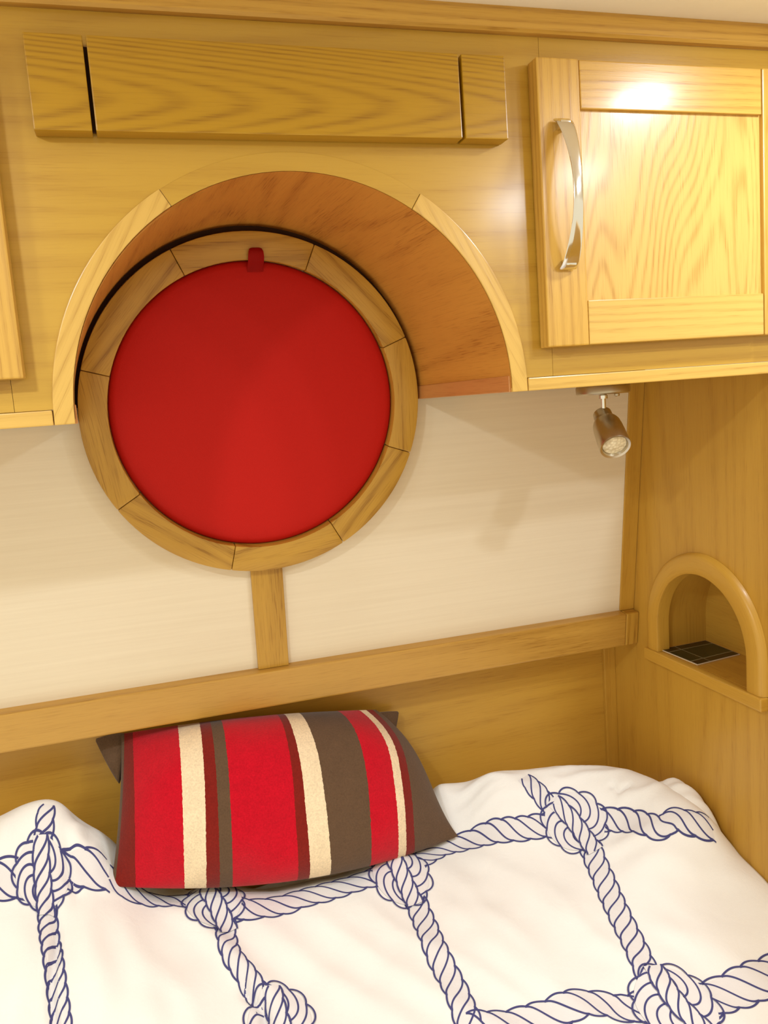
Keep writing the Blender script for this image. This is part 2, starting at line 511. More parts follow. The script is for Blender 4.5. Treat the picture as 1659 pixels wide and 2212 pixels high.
bmesh.ops.recalc_face_normals(bm, faces=bm.faces); bm.normal_update()
grain(bm, 0, (4.15, 2.6))
obj('front_panel', bm, OAK_FACE, M_)

def arc_piece(xc, r0, r1, a0, a1, y0, y1, n=24, zfoot=None, bev=0.001, M=None, zc=0.0):
    """curved board piece; grain follows the chord"""
    A = [math.radians(a0 + (a1 - a0) * k / n) for k in range(n + 1)]
    inner = [(xc + r0 * math.cos(a), zc + r0 * math.sin(a)) for a in A]
    outer = [(xc + r1 * math.cos(a), zc + r1 * math.sin(a)) for a in A]
    if zfoot is not None:
        if a0 == 0: inner.insert(0, (xc + r0, zfoot)); outer.insert(0, (xc + r1, zfoot))
        if a1 == 180: inner.append((xc - r0, zfoot)); outer.append((xc - r1, zfoot))
    bm = bmesh.new()
    rows = []
    for p, q_ in zip(inner, outer):
        rows.append([bm.verts.new((p[0], y0, p[1])), bm.verts.new((q_[0], y0, q_[1])), bm.verts.new((q_[0], y1, q_[1])), bm.verts.new((p[0], y1, p[1]))])
    for a, b in zip(rows, rows[1:]):
        for j in range(4):
            i = (j + 1) % 4
            bm.faces.new((a[j], a[i], b[i], b[j]))
    bm.faces.new(rows[0]); bm.faces.new(rows[-1][::-1])
    bmesh.ops.recalc_face_normals(bm, faces=bm.faces)
    if bev:
        ed = [e for e in bm.edges if e.calc_face_angle(0) > 0.6]
        bmesh.ops.bevel(bm, geom=ed, offset=bev, segments=2, affect='EDGES', profile=0.6)
    bm.normal_update()
    uv = bm.loops.layers.uv.new('grain')
    am = math.radians((a0 + a1) / 2)
    tx, tz = -math.sin(am), math.cos(am); rx, rz = math.cos(am), math.sin(am)
    o1, o2 = random.uniform(0, 9), random.uniform(0, 9)
    for f in bm.faces:
        for l in f.loops:
            c = l.vert.co
            l[uv].uv = (o1 + (c.x - xc) * tx + (c.z - zc) * tz, o2 + (c.x - xc) * rx + (c.z - zc) * rz + 0.5 * c.y)
    if M is not None: xform(bm, M)
    return bm
obj('arch_trim', arc_piece(XC, RA, RO + 0.0004, 0, 56.8, FY - 0.0016, FY + 0.014, zfoot=ZB), OAK_PALE, M_)
obj('arch_trim', arc_piece(XC, RA, RO, 56.9, 121.3, FY - 0.0004, FY + 0.014, bev=0.0003), OAK_FACE, M_)
obj('arch_trim', arc_piece(XC, RA, RO + 0.0004, 121.4, 180, FY - 0.0016, FY + 0.014, zfoot=ZB), OAK_PALE, M_)
# fill behind the middle trim piece joint
# hood lining: lofted half tube from the front arch to the leaning wall
def hood(zf, r_off=0.0, d0=0.0, d1=1.0, na=72, ny=6, a0=0, a1=180, foot=True):
    bm = bmesh.new(); uv = bm.loops.layers.uv.new('grain')
    A = [math.radians(a0 + (a1 - a0) * k / na) for k in range(na + 1)]
    rows = []
    for i in range(ny + 1):
        s = d0 + (d1 - d0) * i / ny
        xc = XC * (1 - s); r = RA - 0.0004 + (0.2262 - RA) * s + r_off
        row = []
        pts = [(xc + r * math.cos(a), r * math.sin(a)) for a in A]
        if foot: pts = [(xc + r, zf)] + pts + [(xc - r, zf)]
        for x, z in pts:
            yw = -max(z, -0.01) * math.tan(T) - 0.0025
            y = (FY - 0.0004) + (yw - FY) * s
            row.append(bm.verts.new((x, y, z)))
        rows.append(row)
    for i in range(ny):
        for k in range(len(rows[0]) - 1):
            f = bm.faces.new((rows[i][k], rows[i][k + 1], rows[i + 1][k + 1], rows[i + 1][k]))
            for l, (a, c) in zip(f.loops, ((i, k), (i, k + 1), (i + 1, k + 1), (i + 1, k))):
                l[uv].uv = (5.0 + a * 0.045, 1.0 + c * 0.0098)
    bmesh.ops.recalc_face_normals(bm, faces=bm.faces)
    return bm
bm = hood(0.0145)
# face inwards and give thickness outwards
for f in bm.faces:
    c = f.calc_center_median()
    f.normal_update()
    if f.normal.dot(Vector((-c.x, 0, -c.z - 0.01))) < 0: f.normal_flip()
obj('hood_lining', bm, LINING, M_, smooth=True)
for side in (1, -1):
    bm = bmesh.new()
    x0, x1 = XC + side * (RA - 0.0022), side * (0.2262 - 0.0022)
    th = side * 0.007
    P8 = []
    for z in (ZB, 0.0135):
        P8 += [(x0, FY + 0.002, z), (x0 + th, FY + 0.002, z), (x1 + th, -0.003, z), (x1, -0.003, z)]
    v = [bm.verts.new(p) for p in P8]
    for fidx in ((0, 1, 2, 3), (4, 5, 6, 7), (0, 1, 5, 4), (1, 2, 6, 5), (2, 3, 7, 6), (3, 0, 4, 7)): bm.faces.new([v[i] for i in fidx])
    bmesh.ops.recalc_face_normals(bm, faces=bm.faces)
    bmesh.ops.bevel(bm, geom=list(bm.edges), offset=0.0008, segments=1, affect='EDGES')
    bm.normal_update(); grain(bm, 1)
    o = obj('lining_lip', bm, LINING_LIP, M_)

obj('gap_shade', arc_piece(0, 0.2218, 0.2320, 4, 176, -0.0022, -0.0004, n=72, bev=0, M=WM), DARK, M_)  # dark band standing in for the deep shade between ring and hood

# edging strips under the lockers
for root_, xa, xb in ((R, XC + RO + 0.0012, 1.05), (Lk, -0.9, XC - RO - 0.0012)):
    obj('edging_strip', box(xa, xb, FY - 0.0022, FY + 0.0158, ZB, ZB + 0.0140, 0.0012, axis=0), OAK_PALE, root_)

# slotted fascia panel above the arch
F_ = thing('fascia_panel', 'wide oak panel with two vertical slots above the porthole arch', 'panel', (XC, FY, 0.2537))
y0, y1 = FY - 0.0200, FY - 0.0006
za, zb = 0.2520, 0.3327
g1, g2, gw = -0.1622, 0.1927, 0.0016
off = (1.9, 4.42)
for xa, xb in ((-0.2125, g1 - gw), (g1 + gw, g2 - gw), (g2 + gw, 0.2415)):
    bm = box(xa, xb, y0, y1, za, zb, 0.0012)
    grain(bm, 0, off)
    obj('board', bm, OAK_FASCIA, F_)
obj('slot_backing', box(-0.19, 0.22, y1 - 0.004, y1 + 0.0003, za + 0.004, zb - 0.004, axis=0), DARK, F_)

# ------------------------------------------------------------------ porthole
P_ = thing('porthole_surround', 'round oak porthole ring of eight mitred segments on the cream wall', 'porthole', tuple(WM @ Vector((0, 0, -0.221))))
R2, R1 = 0.2212, 0.1865
ang = [-61.5, -20, 22, 67, 114.7, 163.5, 211.6, 256.5, 298.5]
for a0, a1 in zip(ang, ang[1:]):
    bm = arc_piece(0, R1, R2, a0 + 0.05, a1 - 0.05, -0.021, -0.0004, n=16, bev=0.0022, M=WM)
    obj('ring_segment', bm, OAK_MID, P_, smooth=True, auto=35)
B_ = thing('porthole_bung', 'round red vinyl porthole cover with small pull tab, inside the oak ring', 'porthole cover', tuple(WM @ Vector((0, -0.004, -0.184))))
prof = [(0.0, 0.0125), (0.06, 0.0124), (0.12, 0.0118), (0.16, 0.0108), (0.177, 0.0098), (0.183, 0.0080), (0.1858, 0.0050), (0.1863, 0.0008), (0.0, 0.0008)]
LM = WM @ Matrix.Rotation(PI / 2, 4, 'X')
bm = lathe(prof, 128, None, LM)
obj('cover', bm, RED, B_, smooth=True, auto=50)
# pull tab: a folded loop of the same vinyl over the ring's inner edge
bm = bmesh.new()
path = [(0.172, 0.0105), (0.178, 0.0135), (0.184, 0.0215), (0.190, 0.0258), (0.196, 0.0268), (0.1995, 0.0252), (0.2008, 0.0232)]
rows = []
for i, (z, o) in enumerate(path):
    w = 0.0100 * (1.0 if i < 4 else (0.93, 0.78, 0.50)[i - 4])
    rows.append([bm.verts.new((0.022 * 0 + 0.0105 + w * k, -o - 0.0012 * (1 - k * k), z)) for k in (-1, -0.5, 0, 0.5, 1)])
for a, b in zip(rows, rows[1:]):
    for j in range(4): bm.faces.new((a[j], a[j + 1], b[j + 1], b[j]))
geom = bmesh.ops.solidify(bm, geom=list(bm.faces), thickness=0.0018)
bmesh.ops.recalc_face_normals(bm, faces=bm.faces)
xform(bm, WM)
obj('pull_tab', bm, RED, B_, smooth=True, auto=50)

# ------------------------------------------------------------------ spotlight under the right locker
sx, sy = 0.430, -0.150
SP = thing('reading_spotlight', 'brushed nickel reading spotlight hanging under the right locker', 'spotlight', (sx, sy, ZB))
bm = lathe([(0, ZB), (0.0335, ZB), (0.0345, ZB - 0.002), (0.0345, ZB - 0.0095), (0.0325, ZB - 0.0112), (0, ZB - 0.0112)], 56, None, Matrix.Translation((sx, sy, 0)))
obj('base_plate', bm, NICKEL, SP, smooth=True, auto=35)
bm = tube((sx, sy, ZB - 0.011), (sx, sy, -0.046), 0.0032)
lathe([(0, 0), (0.0058, 0.0), (0.0058, 0.004), (0.0036, 0.006), (0, 0.006)], 24, bm, Matrix.Translation((sx, sy, ZB - 0.0168)))
obj('stem', bm, CHROME, SP, smooth=True, auto=35)
bm = lathe([(0, 0), (0.0032, 0.0), (0.0036, 0.002), (0.0032, 0.004), (0, 0.004)], 16, None, Matrix.Translation((sx + 0.013, sy - 0.012, ZB - 0.0148)))
obj('grub_screw', bm, NICKEL, SP, smooth=True)
ax = Vector((-0.184, -0.743, -0.637)).normalized()
HM = Matrix.Translation(Vector((sx, sy, -0.0470))) @ ax.to_track_quat('Z', 'Y').to_matrix().to_4x4()
prof = [(0, -0.010), (0.0105, -0.010), (0.0120, -0.0085), (0.0124, 0.004), (0.0158, 0.008), (0.0178, 0.013), (0.0188, 0.022), (0.0195, 0.040), (0.0198, 0.054), (0.0192, 0.0555), (0.0165, 0.0545), (0.0152, 0.0505), (0, 0.0505)]
hd = obj('lamp_head', lathe(prof, 56, None, HM), NICKEL, SP, smooth=True, auto=40)
def lens_mat():
    m, nt, b = new_mat('led_lens')
    tc = N(nt, 'ShaderNodeTexCoord')
    v = N(nt, 'ShaderNodeTexVoronoi', Scale=230.0)
    nt.links.new(tc.outputs['Object'], v.inputs['Vector'])
    c = mixc(nt, v.outputs['Distance'], (0.95, 0.86, 0.62), (0.50, 0.40, 0.22))
    nt.links.new(c, b.inputs['Base Color'])
    b.inputs['Roughness'].default_value = 0.25
    bp = N(nt, 'ShaderNodeBump', Strength=0.6, Distance=0.001)
    nt.links.new(v.outputs['Distance'], bp.inputs['Height']); nt.links.new(bp.outputs[0], b.inputs['Normal'])
    return m
ln_ = obj('lens', lathe([(0, 0.0530), (0.009, 0.0525), (0.0150, 0.0512), (0.0150, 0.0495), (0, 0.0495)], 40, None, HM), lens_mat(), SP, smooth=True, auto=40)
sub(ln_, hd)
# ------------------------------------------------------------------ duvet height field
CP = np.array([
 # crest at the back
 (-0.75, 0.02, -0.545), (-0.55, 0.02, -0.515), (-0.378, 0.02, -0.504), (-0.32, 0.02, -0.495), (-0.298, 0.022, -0.509), (-0.287, 0.022, -0.532), (-0.266, 0.02, -0.545), (-0.248, 0.02, -0.565),
 (-0.20, 0.03, -0.640), (-0.10, 0.03, -0.690), (0.0, 0.03, -0.700), (0.10, 0.03, -0.700), (0.175, 0.035, -0.672), (0.236, 0.045, -0.604), (0.316, 0.028, -0.591), (0.424, 0.02, -0.597), (0.50, 0.005, -0.606), (0.535, -0.02, -0.612), (0.552, -0.07, -0.611), (0.555, -0.125, -0.608), (0.560, -0.172, -0.620),
 # behind the crest
 (-0.75, 0.10, -0.60), (-0.45, 0.10, -0.585), (-0.30, 0.10, -0.60), (-0.20, 0.10, -0.68), (0.0, 0.10, -0.73), (0.15, 0.10, -0.72), (0.30, 0.10, -0.66), (0.45, 0.10, -0.67), (0.57, 0.09, -0.71), (0.59, 0.0, -0.69), (0.592, -0.08, -0.665),
 # knot row
 (-0.60, -0.05, -0.545), (-0.45, -0.05, -0.555), (-0.3254, -0.045, -0.565), (-0.25, -0.05, -0.605), (-0.125, -0.03, -0.634), (-0.1242, -0.06, -0.638), (-0.12, -0.092, -0.657), (0.0, -0.055, -0.653), (0.136, -0.045, -0.646), (0.131, -0.07, -0.656), (0.126, -0.10, -0.672), (0.245, -0.02, -0.655), (0.28, -0.06, -0.655), (0.403, -0.07, -0.645), (0.46, -0.10, -0.642),
 (-0.2, -0.02, -0.632), (-0.05, -0.02, -0.663), (0.08, -0.02, -0.664), (0.18, -0.015, -0.660), (0.25, 0.02, -0.625),
 # right hand contact with the partition
 (0.592, -0.159, -0.6576), (0.592, -0.197, -0.669), (0.592, -0.249, -0.6814), (0.592, -0.32, -0.705), (0.592, -0.40, -0.730), (0.592, -0.7, -0.755),
 # middle
 (-0.30, -0.15, -0.625), (-0.12, -0.15, -0.675), (0.0, -0.16, -0.690), (0.14, -0.18, -0.687), (0.28, -0.18, -0.682), (0.42, -0.18, -0.672), (0.52, -0.22, -0.670), (0.50, -0.30, -0.701),
 # front
 (-0.304, -0.20, -0.6552), (-0.18, -0.25, -0.700), (-0.0707, -0.22, -0.7045), (0.1337, -0.30, -0.7127), (0.24, -0.31, -0.712), (0.368, -0.35, -0.7095), (0.521, -0.33, -0.711), (0.459, -0.40, -0.735),
 (-0.6, -0.25, -0.65), (-0.75, -0.5, -0.70), (-0.3, -0.5, -0.735), (0.0, -0.5, -0.745), (0.3, -0.55, -0.745), (0.5, -0.55, -0.745), (-0.6, -0.9, -0.755), (0.0, -0.9, -0.76), (0.5, -0.9, -0.76),
])
def tps_fit(P, lam=2e-5):
    n = len(P); X = P[:, :2]
    r = np.linalg.norm(X[:, None] - X[None], axis=2)
    K = np.where(r > 0, r * r * np.log(r + 1e-12), 0) + lam * np.eye(n)
    A = np.zeros((n + 3, n + 3)); A[:n, :n] = K
    A[:n, n] = 1; A[:n, n + 1:] = X; A[n:, :n] = A[:n, n:].T
    return np.linalg.solve(A, np.concatenate([P[:, 2], [0, 0, 0]]))
TPSW = tps_fit(CP)
# folds: (x0, y0, x1, y1, half width, height)
FOLDS = [
 (-0.20, -0.03, -0.02, -0.24, 0.016, 0.006), (-0.16, -0.08, 0.03, -0.33, 0.013, 0.005), (-0.10, -0.06, 0.10, -0.32, 0.018, 0.006),
 (-0.02, -0.08, 0.20, -0.36, 0.015, 0.005), (0.06, -0.09, 0.24, -0.34, 0.013, 0.0035), (0.20, -0.07, 0.26, -0.30, 0.016, 0.005), (0.245, -0.04, 0.32, -0.22, 0.015, 0.004),
 (0.16, -0.10, 0.30, -0.42, 0.02, 0.005), (0.30, -0.12, 0.36, -0.34, 0.014, 0.0035), (0.42, -0.12, 0.55, -0.18, 0.014, 0.005), (0.44, -0.16, 0.57, -0.25, 0.016, 0.005),
 (0.47, -0.08, 0.55, -0.10, 0.009, 0.004), (0.40, -0.24, 0.50, -0.36, 0.02, 0.004),
 (0.235, 0.035, 0.36, 0.012, 0.007, 0.0045), (0.23, 0.015, 0.38, -0.004, 0.006, 0.003), (0.25, 0.0, 0.40, -0.02, 0.006, 0.0025), (0.36, 0.02, 0.50, 0.0, 0.008, 0.003), (0.40, -0.005, 0.52, -0.035, 0.007, 0.003),
 (-0.34, -0.09, -0.36, -0.28, 0.018, 0.007), (-0.315, -0.07, -0.305, -0.26, 0.005, -0.010), (-0.27, -0.05, -0.26, -0.22, 0.018, 0.006), (-0.40, -0.05, -0.42, -0.25, 0.02, 0.006),
 (-0.29, 0.015, -0.262, -0.04, 0.012, 0.009), (-0.262, 0.01, -0.25, -0.05, 0.009, 0.006), (-0.235, -0.04, -0.20, -0.26, 0.02, 0.007), (-0.36, 0.01, -0.40, -0.05, 0.012, 0.005), (-0.30, -0.01, -0.29, -0.07, 0.006, -0.006),
 (-0.105, -0.16, -0.08, -0.235, 0.006, -0.009), (-0.19, -0.14, -0.13, -0.30, 0.016, 0.005), (0.26, -0.395, 0.31, -0.375, 0.006, -0.007),
 (0.475, -0.05, 0.50, -0.075, 0.004, -0.006),
]
def fold_sum(x, y):
    h = np.zeros_like(x)
    for x0, y0, x1, y1, w, a in FOLDS:
        dx, dy = x1 - x0, y1 - y0; L2 = dx * dx + dy * dy
        t = ((x - x0) * dx + (y - y0) * dy) / L2
        d = ((x - x0) * dy - (y - y0) * dx) / math.sqrt(L2)
        d = d + 0.004 * np.sin(9 * t + x0 * 40)
        e = np.clip(np.minimum(t + 0.15, 1.15 - t) / 0.4, 0, 1); e = e * e * (3 - 2 * e)
        h += a * e * np.exp(-(d / w) ** 2)
    return h
def ripple(x, y):
    return (0.0007 * np.sin(38 * x + 21 * y + 1.5 * np.sin(17 * x)) + 0.0006 * np.sin(61 * x - 33 * y + 2 * np.sin(23 * y + 1)) + 0.0004 * np.sin(97 * x + 75 * y + 2 * np.sin(31 * x - 19 * y)))
def duvet_z(x, y):
    x = np.asarray(x, float); y = np.asarray(y, float)
    sh = x.shape; xf, yf = x.ravel(), y.ravel()
    out = np.empty_like(xf)
    for i in range(0, len(xf), 20000):
        a, b = xf[i:i + 20000], yf[i:i + 20000]
        r2 = (a[:, None] - CP[None, :, 0]) ** 2 + (b[:, None] - CP[None, :, 1]) ** 2
        k = 0.5 * r2 * np.log(r2 + 1e-20)
        out[i:i + 20000] = k @ TPSW[:len(CP)] + TPSW[-3] + TPSW[-2] * a + TPSW[-1] * b
    z = out + fold_sum(xf, yf) + ripple(xf, yf)
    return z.reshape(sh)
# ------------------------------------------------------------------ duvet mesh with its printed rope net
GX0, GX1, GY0, GY1, GS = -0.950, 0.5915, -1.000, 0.1125, 0.0041
nx = int(round((GX1 - GX0) / GS)) + 1; ny = int(round((GY1 - GY0) / GS)) + 1
gx = np.linspace(GX0, GX1, nx); gy = np.linspace(GY0, GY1, ny)
GXX, GYY = np.meshgrid(gx, gy)
GZ = duvet_z(GXX, GYY)
# the front edge of the duvet turns down over the bed side
fr = np.clip((-0.93 - GYY) / 0.07, 0, 1); GZ = GZ - 0.035 * fr ** 2
def grid_z(x, y):
    fx = np.clip((np.asarray(x) - GX0) / (GX1 - GX0) * (nx - 1), 0, nx - 1.001); fy = np.clip((np.asarray(y) - GY0) / (GY1 - GY0) * (ny - 1), 0, ny - 1.001)
    i = fx.astype(int); j = fy.astype(int); u = fx - i; v = fy - j
    return GZ[j, i] * (1 - u) * (1 - v) + GZ[j, i + 1] * u * (1 - v) + GZ[j + 1, i] * (1 - u) * v + GZ[j + 1, i + 1] * u * v
verts = np.stack([GXX.ravel(), GYY.ravel(), GZ.ravel()], 1).tolist()
faces = []; fmat = []
for j in range(ny - 1):
    for i in range(nx - 1):
        a = j * nx + i
        faces.append((a, a + 1, a + nx + 1, a + nx)); fmat.append(0)
def skirt(idx, drop):
    base = len(verts)
    for k in idx:
        v = verts[k]; verts.append([v[0], v[1], v[2] - drop])
    for q in range(len(idx) - 1):
        faces.append((idx[q], base + q, base + q + 1, idx[q + 1])); fmat.append(0)
skirt(list(range(nx)), 0.30)
skirt([j * nx + nx - 1 for j in range(ny)], 0.05)
skirt([(ny - 1) * nx + i for i in range(nx)][::-1], 0.04)
skirt([j * nx for j in range(ny)][::-1], 0.05)

def catmull(P, step=0.0015):
    P = [np.array(p, float) for p in P]
    P = [2 * P[0] - P[1]] + P + [2 * P[-1] - P[-2]]
    out = []
    for i in range(1, len(P) - 2):
        p0, p1, p2, p3 = P[i - 1:i + 3]
        for t in np.linspace(0, 1, 24, endpoint=False):
            out.append(0.5 * ((2 * p1) + (-p0 + p2) * t + (2 * p0 - 5 * p1 + 4 * p2 - p3) * t * t + (-p0 + 3 * p1 - 3 * p2 + p3) * t ** 3))
    out.append(P[-2])
    out = np.array(out)
    # smooth lightly
    for _ in range(6):
        out[1:-1] = 0.25 * out[:-2] + 0.5 * out[1:-1] + 0.25 * out[2:]
    d = np.r_[0, np.cumsum(np.linalg.norm(np.diff(out, axis=0), axis=1))]
    n = max(4, int(d[-1] / step))
    s = np.linspace(0, d[-1], n)
    xy = np.stack([np.interp(s, d, out[:, 0]), np.interp(s, d, out[:, 1])], 1)
    tg = np.gradient(xy, axis=0); tg /= np.linalg.norm(tg, axis=1)[:, None] + 1e-12
    for _ in range(10):
        tg[1:-1] = 0.25 * tg[:-2] + 0.5 * tg[1:-1] + 0.25 * tg[2:]
    tg /= np.linalg.norm(tg, axis=1)[:, None] + 1e-12
    return s, xy, tg
def inside(p): return (p[:, 0] < GX1 - 0.001) & (p[:, 0] > GX0) & (p[:, 1] < GY1 - 0.002)
def add_line(p, w, lift, mat=1):
    """ribbon of width w along polyline p (n,2), laid on the cloth"""
    p = np.asarray(p, float)
    if len(p) < 2: return
    t = np.gradient(p, axis=0); t /= np.linalg.norm(t, axis=1)[:, None] + 1e-12
    nrm = np.stack([-t[:, 1], t[:, 0]], 1)
    ok = inside(p)
    A = p + nrm * w / 2; B = p - nrm * w / 2
    za = grid_z(A[:, 0], A[:, 1]) + lift; zb = grid_z(B[:, 0], B[:, 1]) + lift
    base = len(verts)
    for q in range(len(p)):
        verts.append([A[q, 0], A[q, 1], za[q]]); verts.append([B[q, 0], B[q, 1], zb[q]])
    for q in range(len(p) - 1):
        if ok[q] and ok[q + 1]:
            k = base + 2 * q
            faces.append((k, k + 1, k + 3, k + 2)); fmat.append(mat)
def add_band(c, nrm, hw, lift, mat=2, m=8):
    """filled band around centreline"""
    base = len(verts)
    ok = inside(c)
    ks = np.linspace(-1, 1, m + 1)
    for q in range(len(c)):
        for k in ks:
            x, y = c[q] + nrm[q] * hw * k
            verts.append([x, y, float(grid_z(np.array([x]), np.array([y]))[0]) + lift])
    for q in range(len(c) - 1):
        if not (ok[q] and ok[q + 1]): continue
        for k in range(m):
            a = base + q * (m + 1) + k
            faces.append((a, a + 1, a + m + 2, a + m + 1)); fmat.append(mat)
LW = 0.0022
def rope(P, hw, lift=0.0004, pitch=None, lw=LW, fade=None):
    s, xy, tg = catmull(P)
    nr = np.stack([-tg[:, 1], tg[:, 0]], 1)
    L = s[-1]; p = pitch or hw * 1.55
    n = max(2, int(round(L / p))); p = L / n
    Ls = 1.75 * p
    def at(ss, v):
        ss = np.clip(ss, 0, L)
        c = np.stack([np.interp(ss, s, xy[:, 0]), np.interp(ss, s, xy[:, 1])], 1)
        m_ = np.stack([np.interp(ss, s, nr[:, 0]), np.interp(ss, s, nr[:, 1])], 1)
        return c + m_ * np.asarray(v)[:, None]
    add_band(xy[::2], nr[::2], hw * 1.0, lift)
    t = np.linspace(0, 1, 26)
    for i in range(-1, n + 1):
        s0 = i * p
        ss = s0 + Ls * t
        v = -hw * 0.98 * np.sin(PI * (t - 0.5))
        k = (ss >= 0) & (ss <= L)
        if k.sum() > 3: add_line(at(ss[k], v[k]), lw, lift + 0.0004)
        tt = np.linspace(0, 1, 16)
        for sgn, b0 in ((1, s0), (-1, s0 + Ls)):
            ss = b0 + (p * 1.06) * tt
            v = sgn * (hw * 0.97 + 0.2 * hw * np.sin(PI * tt) ** 0.8)
            k = (ss >= 0) & (ss <= L)
            if k.sum() > 3: add_line(at(ss[k], v[k]), lw, lift + 0.0004)
def knot(c, rx, ry, rot=0.0, nb=9, lift=0.0012, cross=None):
    cx, cy = c
    th = np.linspace(0, 2 * PI, 73)
    # fill disc
    base = len(verts)
    rr = np.linspace(0.02, 1.0, 9)
    for a in th:
        for r in rr:
            x = cx + rx * r * math.cos(a + rot); y = cy + ry * r * math.sin(a + rot)
            verts.append([x, y, float(grid_z(np.array([x]), np.array([y]))[0]) + lift])
    for q in range(len(th) - 1):
        for k in range(len(rr) - 1):
            a = base + q * len(rr) + k
            faces.append((a, a + 1, a + len(rr) + 1, a + len(rr))); fmat.append(2)
    def pt(r, a): return np.stack([cx + rx * r * np.cos(a), cy + ry * r * np.sin(a)], 1)
    t = np.linspace(0, 1, 24)
    for i in range(nb):
        a0 = rot + 2 * PI * i / nb
        quad = i % 4
        r = 0.16 + 0.84 * t ** 0.9
        a = a0 + 1.15 * t ** 1.5 - 0.12 * np.sin(PI * t)
        add_line(pt(r, a), LW, lift + 0.0004)
        a1 = a0 + 1.15; a2 = a1 + 2 * PI / nb
        aa = np.linspace(a1, a2, 14)
        add_line(pt(1.0 + 0.15 * np.sin(PI * np.linspace(0, 1, 14)) ** 0.8, aa), LW, lift + 0.0004)
    aa = np.linspace(0, 2 * PI, 40)
    add_line(pt(0.22 + 0 * aa, aa), LW * 0.9, lift + 0.0004)
    if cross is not None:
        rope(cross, min(0.0115, rx * 0.28), lift + 0.0010)
ROPES = {'r1a': [(-0.4045, -0.0544), (-0.3742, -0.0501), (-0.3538, -0.0485), (-0.3252, -0.0452)], 'r1b': [(-0.3252, -0.0452), (-0.2961, -0.0378), (-0.2687, -0.0348), (-0.2502, -0.0334)], 'r1c': [(-0.2502, -0.0334), (-0.2217, -0.0376), (-0.1883, -0.0399), (-0.1591, -0.0478), (-0.1242, -0.0602)], 'r1d': [(-0.1242, -0.0602), (-0.0907, -0.0773), (-0.0551, -0.0803), (-0.0046, -0.0769), (0.0484, -0.069), (0.0895, -0.064), (0.1317, -0.0694)], 'r1e': [(0.1317, -0.0694), (0.1702, -0.0477), (0.2132, -0.0275), (0.2686, -0.0372), (0.3192, -0.0579), (0.3613, -0.0638), (0.4035, -0.0704)], 'r1f': [(0.4035, -0.0704), (0.4371, -0.0793), (0.4681, -0.1045), (0.4906, -0.1516), (0.5133, -0.1575), (0.5345, -0.1753), (0.558, -0.1841)], 'c1': [(-0.32, 0.0139), (-0.3219, -0.006), (-0.3251, -0.0231), (-0.3252, -0.0452), (-0.3216, -0.0737), (-0.319, -0.1018), (-0.3129, -0.1345), (-0.307, -0.1727), (-0.3021, -0.2055)], 'c2': [(-0.1242, -0.0602), (-0.1151, -0.0863), (-0.1122, -0.1357), (-0.0987, -0.1648), (-0.0879, -0.1916), (-0.079, -0.2072), (-0.0696, -0.2294)], 'c3': [(0.1317, -0.0694), (0.1377, -0.0989), (0.137, -0.1462), (0.1342, -0.2046), (0.1367, -0.2586), (0.1339, -0.3063)], 'c4': [(0.3596, 0.0038), (0.3722, -0.0242), (0.3819, -0.0481), (0.4035, -0.0704)], 'c4b': [(0.4035, -0.0704), (0.4061, -0.1019), (0.3961, -0.1511), (0.3808, -0.2153), (0.3685, -0.2755), (0.3583, -0.324), (0.3671, -0.3514)], 'r2a': [(0.1306, -0.3073), (0.1609, -0.3163), (0.2044, -0.3213), (0.2385, -0.3238), (0.2676, -0.3254), (0.2913, -0.336), (0.3137, -0.3483), (0.3671, -0.3514)], 'r2b': [(0.3671, -0.3514), (0.3871, -0.3662), (0.4304, -0.3594), (0.4715, -0.3571), (0.5296, -0.3523)]}
KNOTS = {'K1': (-0.3268, -0.0452), 'K2': (-0.123, -0.0605), 'K3': (0.1317, -0.0694), 'K4': (0.4042, -0.0719), 'K5': (0.3671, -0.3598), 'K6': (-0.0696, -0.2294)}

HW = dict(r1a=0.0165, r1b=0.0155, r1c=0.0135, r1d=0.0150, r1e=0.0140, r1f=0.0135, c1=0.0092, c2=0.0108, c3=0.0130, c4=0.0125, c4b=0.0135, r2a=0.0165, r2b=0.018)
for k_, P_r in ROPES.items():
    rope(P_r, HW[k_])
K = KNOTS
knot(K['K1'], 0.030, 0.030, 0.3, cross=[(K['K1'][0] - 0.001, K['K1'][1] + 0.030), K['K1'], (K['K1'][0] + 0.005, K['K1'][1] - 0.04)])
knot(K['K2'], 0.036, 0.036, 0.8, cross=[(K['K2'][0] - 0.012, K['K2'][1] + 0.026), K['K2'], (K['K2'][0] + 0.014, K['K2'][1] - 0.045)])
knot(K['K3'], 0.038, 0.046, 0.1, cross=[(K['K3'][0] - 0.004, K['K3'][1] + 0.035), K['K3'], (K['K3'][0] + 0.004, K['K3'][1] - 0.05)])
knot(K['K4'], 0.044, 0.04, 0.5, cross=[(K['K4'][0] - 0.016, K['K4'][1] + 0.032), K['K4'], (K['K4'][0] + 0.004, K['K4'][1] - 0.05)])
knot(K['K5'], 0.046, 0.046, 0.2, cross=[(K['K5'][0] + 0.002, K['K5'][1] + 0.048), K['K5'], (K['K5'][0] + 0.012, K['K5'][1] - 0.04)])
knot(K['K6'], 0.036, 0.042, 0.6, cross=[(K['K6'][0] - 0.002, K['K6'][1] + 0.040), K['K6'], (K['K6'][0] + 0.01, K['K6'][1] - 0.04)])

